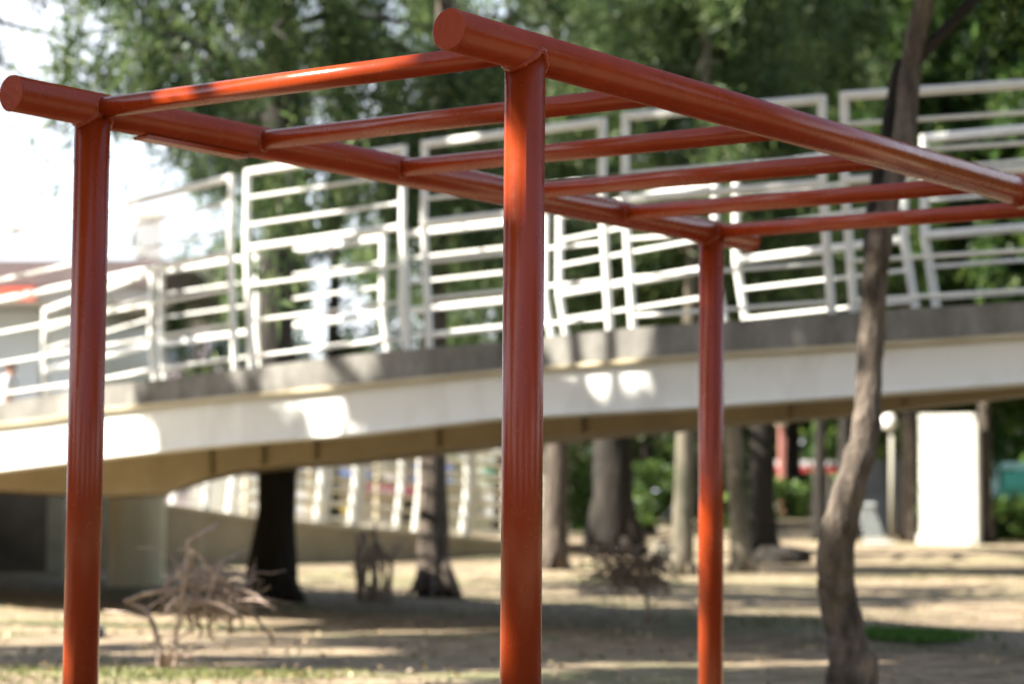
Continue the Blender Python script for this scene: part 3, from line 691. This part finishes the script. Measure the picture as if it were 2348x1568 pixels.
conifer(1882, 1240, wid=34, h=13, crown_from=3.8, rad=3.0, nl=30, matb=BARKD, matl=BROAD, label='thin dark trunk just left of the slender bent tree', group='conifers beyond the footbridge', leafL=.15, leafW=.075)
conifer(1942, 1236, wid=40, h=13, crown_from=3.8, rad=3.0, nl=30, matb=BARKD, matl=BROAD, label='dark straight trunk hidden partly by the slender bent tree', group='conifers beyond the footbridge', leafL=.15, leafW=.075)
conifer(2085, 1240, wid=36, h=11, crown_from=3.6, rad=2.8, nl=30, matb=BARK, matl=BROAD, label='brown trunk just left of the white slab', group='conifers beyond the footbridge', leafL=.15, leafW=.075)
conifer(2262, 1243, wid=34, h=12, crown_from=3.2, rad=3.2, nl=34, matb=BARK, matl=BROAD, label='brown trunk just right of the white slab', group='conifers beyond the footbridge', leafL=.15, leafW=.075)
conifer(0, loc=(-7.4, 25.5, 0), wid=90, h=10.5, crown_from=5.6, rad=5.6, nl=44, matl=CONID, dens=.75, label='blue green conifer whose hanging branches show at the upper left', group='conifers beyond the footbridge')
# second row
for i, (x, Y, m_, w) in enumerate(((760, 48, CONIF, 'behind the thick dark trunk'), (1150, 52, CONIF, 'behind the central red post'), (1480, 56, CONIF, 'deep behind the rungs'), (1820, 54, BROAD, 'deep behind the red rail at right'), (2200, 50, BROAD, 'behind the upper right railing'), (2460, 46, BROAD, 'at the far right edge'))):
    conifer(x, Y=Y, wid=40, h=17, crown_from=2.8+.2*(i % 2), rad=5.0, nl=60, dens=1.25 if x != 1150 and x != 760 else .6, matl=m_, label='dense background tree '+w, group='background trees', leafL=.34, leafW=.06 if m_ is CONIF else .14)

# slender bent tree in front of the bridge
def slender():
    Yt = 12.1
    main = [(1958, 1600, 60), (1950, 1568, 58), (1945, 1500, 52), (1940, 1450, 46), (1924, 1390, 43), (1918, 1335, 43), (1917, 1270, 41), (1926, 1200, 39), (1942, 1130, 37), (1965, 1060, 36), (1985, 1000, 34), (1988, 930, 32), (1993, 850, 30), (1999, 750, 30), (2005, 640, 30), (2016, 560, 30), (2030, 500, 27), (2050, 420, 25), (2072, 330, 26), (2082, 230, 26), (2090, 150, 25), (2104, 70, 24), (2120, 0, 22), (2135, -100, 20), (2150, -260, 17), (2180, -480, 13)]
    root = empty('slender_tree', V((P(1955, 1600, Yt).x, Yt, 0)), label='slender bent tree with knobbly grey bark in front of the footbridge at right', cat='tree')
    def fine(pts):
        o = []; r = []
        P3 = [P(x, y, Yt+.05*math.sin(y*.01)) for x, y, _ in pts]; R3 = [w*Yt/FPX for _, _, w in pts]
        for i in range(len(P3)-1):
            for t in (0, .2, .4, .6, .8): o.append(P3[i].lerp(P3[i+1], t)); r.append((R3[i]*(1-t)+R3[i+1]*t)*(1+.035*math.sin(len(o)*1.1)+random.uniform(-.03, .03)))
        o.append(P3[-1]); r.append(R3[-1])
        for _ in range(2):
            o = [o[0]]+[(o[i-1]+o[i]*2+o[i+1])/4 for i in range(1, len(o)-1)]+[o[-1]]
        return o, r
    mb = MB(); o, r = fine(main); o[0].z = -.15; mb.tube(o, r, 30, .07)
    st = [P(1975, 1600, Yt-.05), P(1988, 1540, Yt-.05), P(1990, 1505, Yt-.05), P(1988, 1490, Yt-.05)]
    mb.tube([V((st[0].x, st[0].y, -.1))]+st[1:], [.075, .068, .06, .03], 12, .1)
    for x, y, rr in ((1890, 1345, .055), (1880, 1335, .03)):
        a = P(1905, 1335, Yt); b = P(x-4, y, Yt-.02); mb.tube([a, b], [rr*1.3, rr*.7], 9, .12)
    mb.build('trunk', BARK, root, True)
    mb = MB(); o, r = fine([(2000, 575, 16), (2010, 500, 18), (2022, 400, 17), (2040, 300, 15), (2055, 215, 14), (2072, 130, 12)])
    o = [p+V((0, .12, 0)) for p in o]; mb.tube(o, r, 10, .08); mb.build('limb', BARKD, root, True)
    mb = MB(); o, r = fine([(2092, 150, 20), (2120, 115, 17), (2155, 85, 15), (2190, 45, 13), (2230, 5, 12), (2290, -60, 11), (2380, -160, 9), (2500, -300, 6)]); mb.tube(o, r, 10, .08); mb.build('limb', BARKD, root, True)
    # crown above the frame, with some leaf sprays dipping into its upper right corner
    Cs = []
    for x, y, dy, s_, m in ((1950, -420, 0, .8, 2200), (2250, -380, .3, .9, 2400), (2500, -300, -.2, .8, 1800), (2050, -700, .2, .9, 2200), (2330, 10, .5, .16, 90), (2230, -90, .4, .30, 260), (1935, -100, .6, .3, 240)):
        c = np.array(P(x, y, Yt+dy)); nc = max(3, m//40); k = rng.normal(size=(nc, 3))*s_*.5; pk = rng.integers(0, nc, m)
        Cs.append(c+k[pk]+rng.normal(size=(m, 3))*.08)
    C = np.concatenate(Cs); T, B = leaf_axes(len(C), .11, .05, .5); quads('crown', C, T, B, BROAD, root)
slender()
# thin pale tree behind the right railing
c = V((onG(2185, 58).x, 58, G(58)))
leafy(c, 12, .085, [(c.x+2.0, 58, 13.2, 2.0), (c.x+3.6, 58.4, 11.0, 1.7), (c.x-1.5, 59, 12.6, 1.8)], matb=mat('blue_grey_smooth_bark', (.22, .22, .24)), n=6000, label='thin blue grey tree rising behind the white slab',
      path=[c+V((0, 0, -.1)), P(2188, 1000, 58), P(2196, 700, 58), P(2203, 480, 58), P(2205, 330, 58), P(2228, 250, 58), P(2258, 150, 58), P(2292, 50, 58), P(2330, -80, 58)], leaf=.2)

# trees outside the frame whose crowns shade the bars and the lawn
holes = []
for k, x, y, r in ((0, 640, 0, .13), (0, 690, 0, .17), (0, 740, 0, .18), (0, 790, 0, .18), (0, 840, 0, .18), (0, 890, 0, .15), (0, 930, 0, .11), (0, 480, 0, .09), (0, 515, 0, .08)):
    # points on the first rung
    t = (x-235)/(1160-235); p = L0.lerp(C0, t*.98); holes.append((p, TS, r))
holes.append((C0-V((0.03, 0, .27)), TS, .09)); holes.append((C0-V((0.03, 0, .33)), TS, .09)); holes.append((C0-V((0.03, 0, .40)), TS, .08)); holes.append((C0-V((.03, 0, 1.46)), TS, .085))
bc = V((.6, 6.9, 1.9))
def shade(t): return bc+TS*t
s0 = shade(7.5)
leafy((s0.x-1.0, s0.y+.5, 0), 7.5, .2, [(s0.x, s0.y, s0.z, 2.3), (s0.x+.9, s0.y+1.6, s0.z+.6, 1.7), (s0.x-.9, s0.y-1.4, s0.z-.8, 1.8), (s0.x+.6, s0.y-1.2, s0.z+.9, 1.5), (2.1-5.3, 8.9-2.1, 2+5.7, 1.5), (1.5-6., 8.0-2.4, 2+6.4, 1.6), (-6.5, 3.6, 7.2, 1.5)], n=60000, leaf=.12, label='leafy tree standing left of the monkey bars, outside the picture', holes=holes)
for i, (x, y, w) in enumerate(((-7, -7.5, 'to the left'), (0, -9, 'straight'), (7, -7, 'to the right'))):
    bush((x, y, 0), (6.5, 1.5, 3.2), 5200, 'tall unseen hedge added behind the camera '+w, leaf=.3, matl=BROAD)  # unseen foliage added to keep the bright low sky out of the red paint
for i, (x, y) in enumerate(((-6.5, -5.5), (1.8, -8.5), (7.5, -3.5), (-10, 2.0), (7.5, 4.5))):
    leafy((x, y, 0), 6.5, .22, [(x, y, 7.5, 2.3), (x+1.6, y+1, 6.6, 1.7), (x-1.6, y-.6, 6.2, 1.8), (x+.3, y+.5, 4.6, 1.5)], n=7000, leaf=.2, holes=holes, label=('leafy tree behind the camera to the left', 'leafy tree straight behind the camera', 'leafy tree behind the camera to the right', 'leafy tree far left of the monkey bars', 'leafy tree right of the monkey bars, outside the picture')[i], group='park trees around the camera')
SHT = []
for tx, ty, tz, z, rr_ in ((.9, 16.4, 0, 9, 2.1), (3.6, 17.2, 0, 9.5, 1.3), (2.9, 15.0, 2.0, 9.5, 1.6), (4.4, 13.6, 2.2, 9, 1.6), (-.5, 17.7, 2.0, 10, .75), (-2.4, 18.9, 1.7, 10, .75), (1.5, 12.8, 0, 8, 1.2), (-6.6, 30.6, .6, 10, 1.7), (-1.4, 15.6, 0, 8.4, 1.2)):
    q = V((tx, ty, tz))+TS*((z-tz)/TS.z); SHT.append(((q.x, q.y), z, rr_))  # crowns placed up-sun of their shadows; the terrace one added to darken its wall
for i, ((x, y), z, r) in enumerate(SHT):
    leafy((x, y, 0) if abs(x) > .23*y else (x-6, y, 0), z-1, .18, [(x, y, z, r), (x+r*.7, y+r*.6, z+.6, r*.7), (x-r*.6, y-r*.7, z-.4, r*.7)], n=int(9500*r), leaf=.14, holes=holes, label='leafy shade tree %s the left of the picture' % ('standing beyond', 'standing far beyond', 'close beyond', 'deep beyond', 'nearest beyond', 'high above and beyond', 'tall beyond', 'added for terrace shade beyond', 'low beyond')[i], group='shade trees left of the picture')

# ------------------------------------------------------------------ dry pruned shrubs
def shrub(c, h, spread, n, label, seed, drawn=None, thick=1.):
    c = V(c); root = empty('dry_shrub', c, label=label, cat='shrub', group='bare shrubs on the lawn'); r = random.Random(seed)
    st = MB(); tw = MB()
    def grow(mb, p, d, L, rad, lvl):
        pts = [p]; q = p.copy(); k = 4
        for i in range(k):
            d = (d+V((r.uniform(-.5, .5), r.uniform(-.5, .5), r.uniform(-.38, .3)))*.6).normalized(); q = q+d*L/k; pts.append(q.copy())
        mb.tube(pts, [rad*(1-.35*i/k) for i in range(k+1)], 6, .12)
        if lvl > 0:
            for b in range(3 if lvl > 1 else 2):
                i = r.randint(2, k); g = r.random()*6.28
                nd = (d*.5+V((math.cos(g), math.sin(g), r.uniform(-.35, .55)))).normalized()
                grow(tw, pts[i], nd, L*r.uniform(.45, .8), rad*.62, lvl-1)
    for s in range(n):
        g = r.random()*6.28; d = V((math.cos(g)*spread, math.sin(g)*spread, 1)).normalized()
        grow(st, c+V((math.cos(g)*.03, math.sin(g)*.03, -.05)), d, h*.55, .020*thick, 3)
    st.build('stem', TWIG, root, True); tw.build('twigs', TWIG, root, True)
    if drawn:
        for k, (pl, rad) in enumerate(drawn):
            mb = MB(); Yc = c.y; pts = [P(x, y, Yc+dy) for x, y, dy in pl]; mb.tube(pts, [rad*.68*(1-.3*i/len(pts)) for i in range(len(pts))], 8, .12); mb.build('branch', TWIG, root, True)
g1 = GP(378, 1532)
br = [([(378, 1532, 0), (368, 1490, 0), (352, 1432, .05), (333, 1395, .1), (288, 1378, .1)], .028), ([(380, 1532, 0), (395, 1475, 0), (415, 1410, -.05), (420, 1340, -.1), (430, 1290, -.1), (432, 1240, -.1), (505, 1200, -.05)], .024),
      ([(288, 1380, .1), (330, 1362, .05), (420, 1345, 0), (490, 1345, 0), (505, 1380, 0), (530, 1415, 0), (528, 1455, 0)], .022), ([(378, 1345, 0), (400, 1320, .1), (428, 1282, .1)], .017), ([(420, 1385, 0), (435, 1415, 0), (442, 1450, 0)], .022),
      ([(345, 1415, 0), (300, 1405, .1), (240, 1400, .2)], .014), ([(440, 1335, 0), (490, 1300, .1), (560, 1262, .2)], .015), ([(520, 1340, .1), (560, 1335, .2), (575, 1330, .2)], .014),
      ([(500, 1350, 0), (560, 1390, .1), (600, 1430, .1), (628, 1465, .1)], .016), ([(395, 1470, 0), (440, 1440, -.1), (470, 1400, -.1), (500, 1290, -.1)], .015), ([(480, 1400, 0), (478, 1440, 0), (490, 1470, 0)], .015), ([(540, 1360, .1), (590, 1365, .2), (612, 1375, .2)], .014), ([(470, 1350, 0), (500, 1310, 0), (520, 1275, 0)], .014), ([(456, 1400, .1), (520, 1380, .15), (585, 1400, .2)], .013), ([(450, 1420, .1), (462, 1450, .1), (455, 1462, .1)], .015), ([(510, 1385, 0), (552, 1418, 0), (556, 1440, 0)], .013)]
shrub(g1, .30, .6, 2, 'bare pruned shrub with long pale branches near the left red post', 5, br, .8)
def twigcloud(root_c, x0, x1, y0, y1, n, seed):
    pass
g2 = GP(860, 1380); r2 = random.Random(12)
up = []
for i in range(22):
    x0 = r2.uniform(822, 898); yt = r2.uniform(1195, 1290); x1 = x0+r2.uniform(-22, 22)
    up.append(([(x0, 1380, 0), (x0+r2.uniform(-8, 8), 1330, r2.uniform(-.1, .1)), ((x0+x1)/2+r2.uniform(-12, 12), (1330+yt)/2, r2.uniform(-.15, .15)), (x1, yt+20, 0), (x1+r2.uniform(-14, 14), yt, .05)], r2.uniform(.014, .032)))
shrub(g2, .55, .25, 3, 'bare upright shrub between the dark trunk and the forked trunk', 11, up, .7)
g3 = GP(1487, 1437)
shrub(g3, .34, .1, 1, 'bare umbrella shaped shrub left of the rear red post', 23, [([(1487, 1437, 0), (1486, 1390, 0), (1480, 1350, 0)], .03)], .6)
# dense tangle of twigs on the first shrub
so1 = [o for o in bpy.data.objects if o.name == 'dry_shrub'][0]; r1 = random.Random(9); mb = MB()
for i in range(110):
    a = P(r1.uniform(400, 540), r1.uniform(1320, 1420), g1.y+r1.uniform(-.1, .1)); g = r1.uniform(-.9, 4.0); L = r1.uniform(.12, .34)
    pts = [a]; d = V((math.cos(g)*.9+.25, r1.uniform(-.5, .5), r1.uniform(-.3, .9))).normalized()
    for k in range(5):
        pts.append(pts[-1]+d*L/4); d = (d+V((r1.uniform(-.45, .5), r1.uniform(-.4, .4), r1.uniform(-.5, .25)))).normalized()
    w = r1.uniform(.004, .0085); mb.tube(pts, [w*(1-.12*k) for k in range(6)], 6, .12)
mb.build('twigs', TWIG, so1, True)
# its spreading crown of twigs
o3 = [o for o in bpy.data.objects if o.name.startswith('dry_shrub')][-1]; r3 = random.Random(4); mb = MB()
for i in range(105):
    a = V(P(1480+r3.uniform(-90, 50), 1335+r3.uniform(-55, 20), g3.y+r3.uniform(-.2, .2))); e = P(r3.uniform(1315, 1548), r3.uniform(1235, 1372), g3.y+r3.uniform(-.35, .35)); m1 = a.lerp(e, .55)+V((r3.uniform(-.1, .1), r3.uniform(-.1, .1), r3.uniform(-.02, .1)))
    mb.tube([a, m1, e, e+V((r3.uniform(-.12, .12), r3.uniform(-.1, .1), r3.uniform(-.12, .12)))], [.009, .008, .006, .004], 5, .1)
mb.build('twigs', TWIG, o3, True)
# root collars: leaf litter and grass
n = 4500; Yl = rng.uniform(11, 34, n); Xl = (rng.random(n)*2-1)*(.26*Yl+.5)
zl = np.array([G(y)+.012+.018*math.sin(x*1.3+y*.7)+.015*math.sin(y*1.9-x*.5) for x, y in zip(Xl, Yl)])
C = np.stack([Xl, Yl, zl], 1); t = rng.normal(size=(n, 3)); t[:, 2] *= .35; t = unit(t); b = unit(np.cross(t, rng.normal(size=(n, 3))*np.array([.3, .3, 1])+np.array([0, 0, 1])))
quads('leaf_litter', C, t*.026, b*.013, leafmat('fallen_leaves', [(.10, .06, .03), (.25, .16, .08), (.42, .32, .18), (.50, .42, .25)], .1), label='dry fallen leaves scattered over the soil', cat='leaf litter', kind='stuff')
def grasspatch(cx, cy, rx, ry, n, hgt, label, m_=None):
    c = np.stack([rng.normal(cx, rx, n), rng.normal(cy, ry, n), np.zeros(n)], 1)
    c[:, 2] = [G(y)+hgt*.4 for y in c[:, 1]]
    t = rng.normal(size=(n, 3))*.35; t[:, 2] = 1; t = unit(t); b = unit(np.cross(t, rng.normal(size=(n, 3))))
    quads('grass', c, t*hgt/2, b*.008, m_ or GRASS, label=label, cat='grass', kind='stuff')
g = GP(2085, 1462); grasspatch(g.x, g.y, .17, .26, 3500, .08, 'bright green grass tuft right of the slender tree')
for i, (x, y, rx, ry) in enumerate(((2180, 1320, 1.1, 1.4), (560, 1548, .35, .2), (1750, 1425, .6, .6), (170, 1545, .5, .5))):
    g = GP(x, y); grasspatch(g.x, g.y, rx, ry, 900, .03, ('thin grass on the lawn by the white slab', 'thin grass right of the left red post', 'thin grass right of the rear red post', 'thin grass at the lower left corner')[i], OLIVE)
# unseen ring of leaves added to darken the paint's reflections and the sky fill
for lo_, hi_, n, lab in ((13.8, 75, 26000, 'dense unseen wood added right of the picture'), (75, 270, 34000, 'dense unseen wood added behind the camera'), (270, 312, 12000, 'dense unseen wood added left of the picture')):
    a = np.radians(rng.uniform(lo_, hi_, n)); rr2 = rng.uniform(26, 34, n)*(1+.25*(lo_ < 14)); hh = rng.random(n)**.8*(9+2.5*np.sin(a*9)+1.5*np.sin(a*23))
    C = np.stack([np.sin(a)*rr2, np.cos(a)*rr2, hh+.2], 1); T, B = leaf_axes(n, .8, .5, .3)
    quads('added_wood_ring', C, T, B, BROAD, label=lab, cat='wood', kind='stuff')
# distant wood
n = 90000; Xw = rng.uniform(-5, 26, n); hw = 4.5+15*np.clip((Xw-3)/5, 0, 1); C = np.stack([Xw, 72+rng.normal(size=n)*1.5, rng.random(n)**.8*hw+.5], 1)
k = np.sin(C[:, 0]*1.1)+np.sin(C[:, 2]*1.4+C[:, 0]*.6)+rng.normal(size=n)*.8; C = C[k > -.55]
T, B = leaf_axes(len(C), .75, .42, .3); quads('distant_wood', C, T, B, BROAD, label='distant wood closing the view behind the trees', cat='wood', kind='stuff')
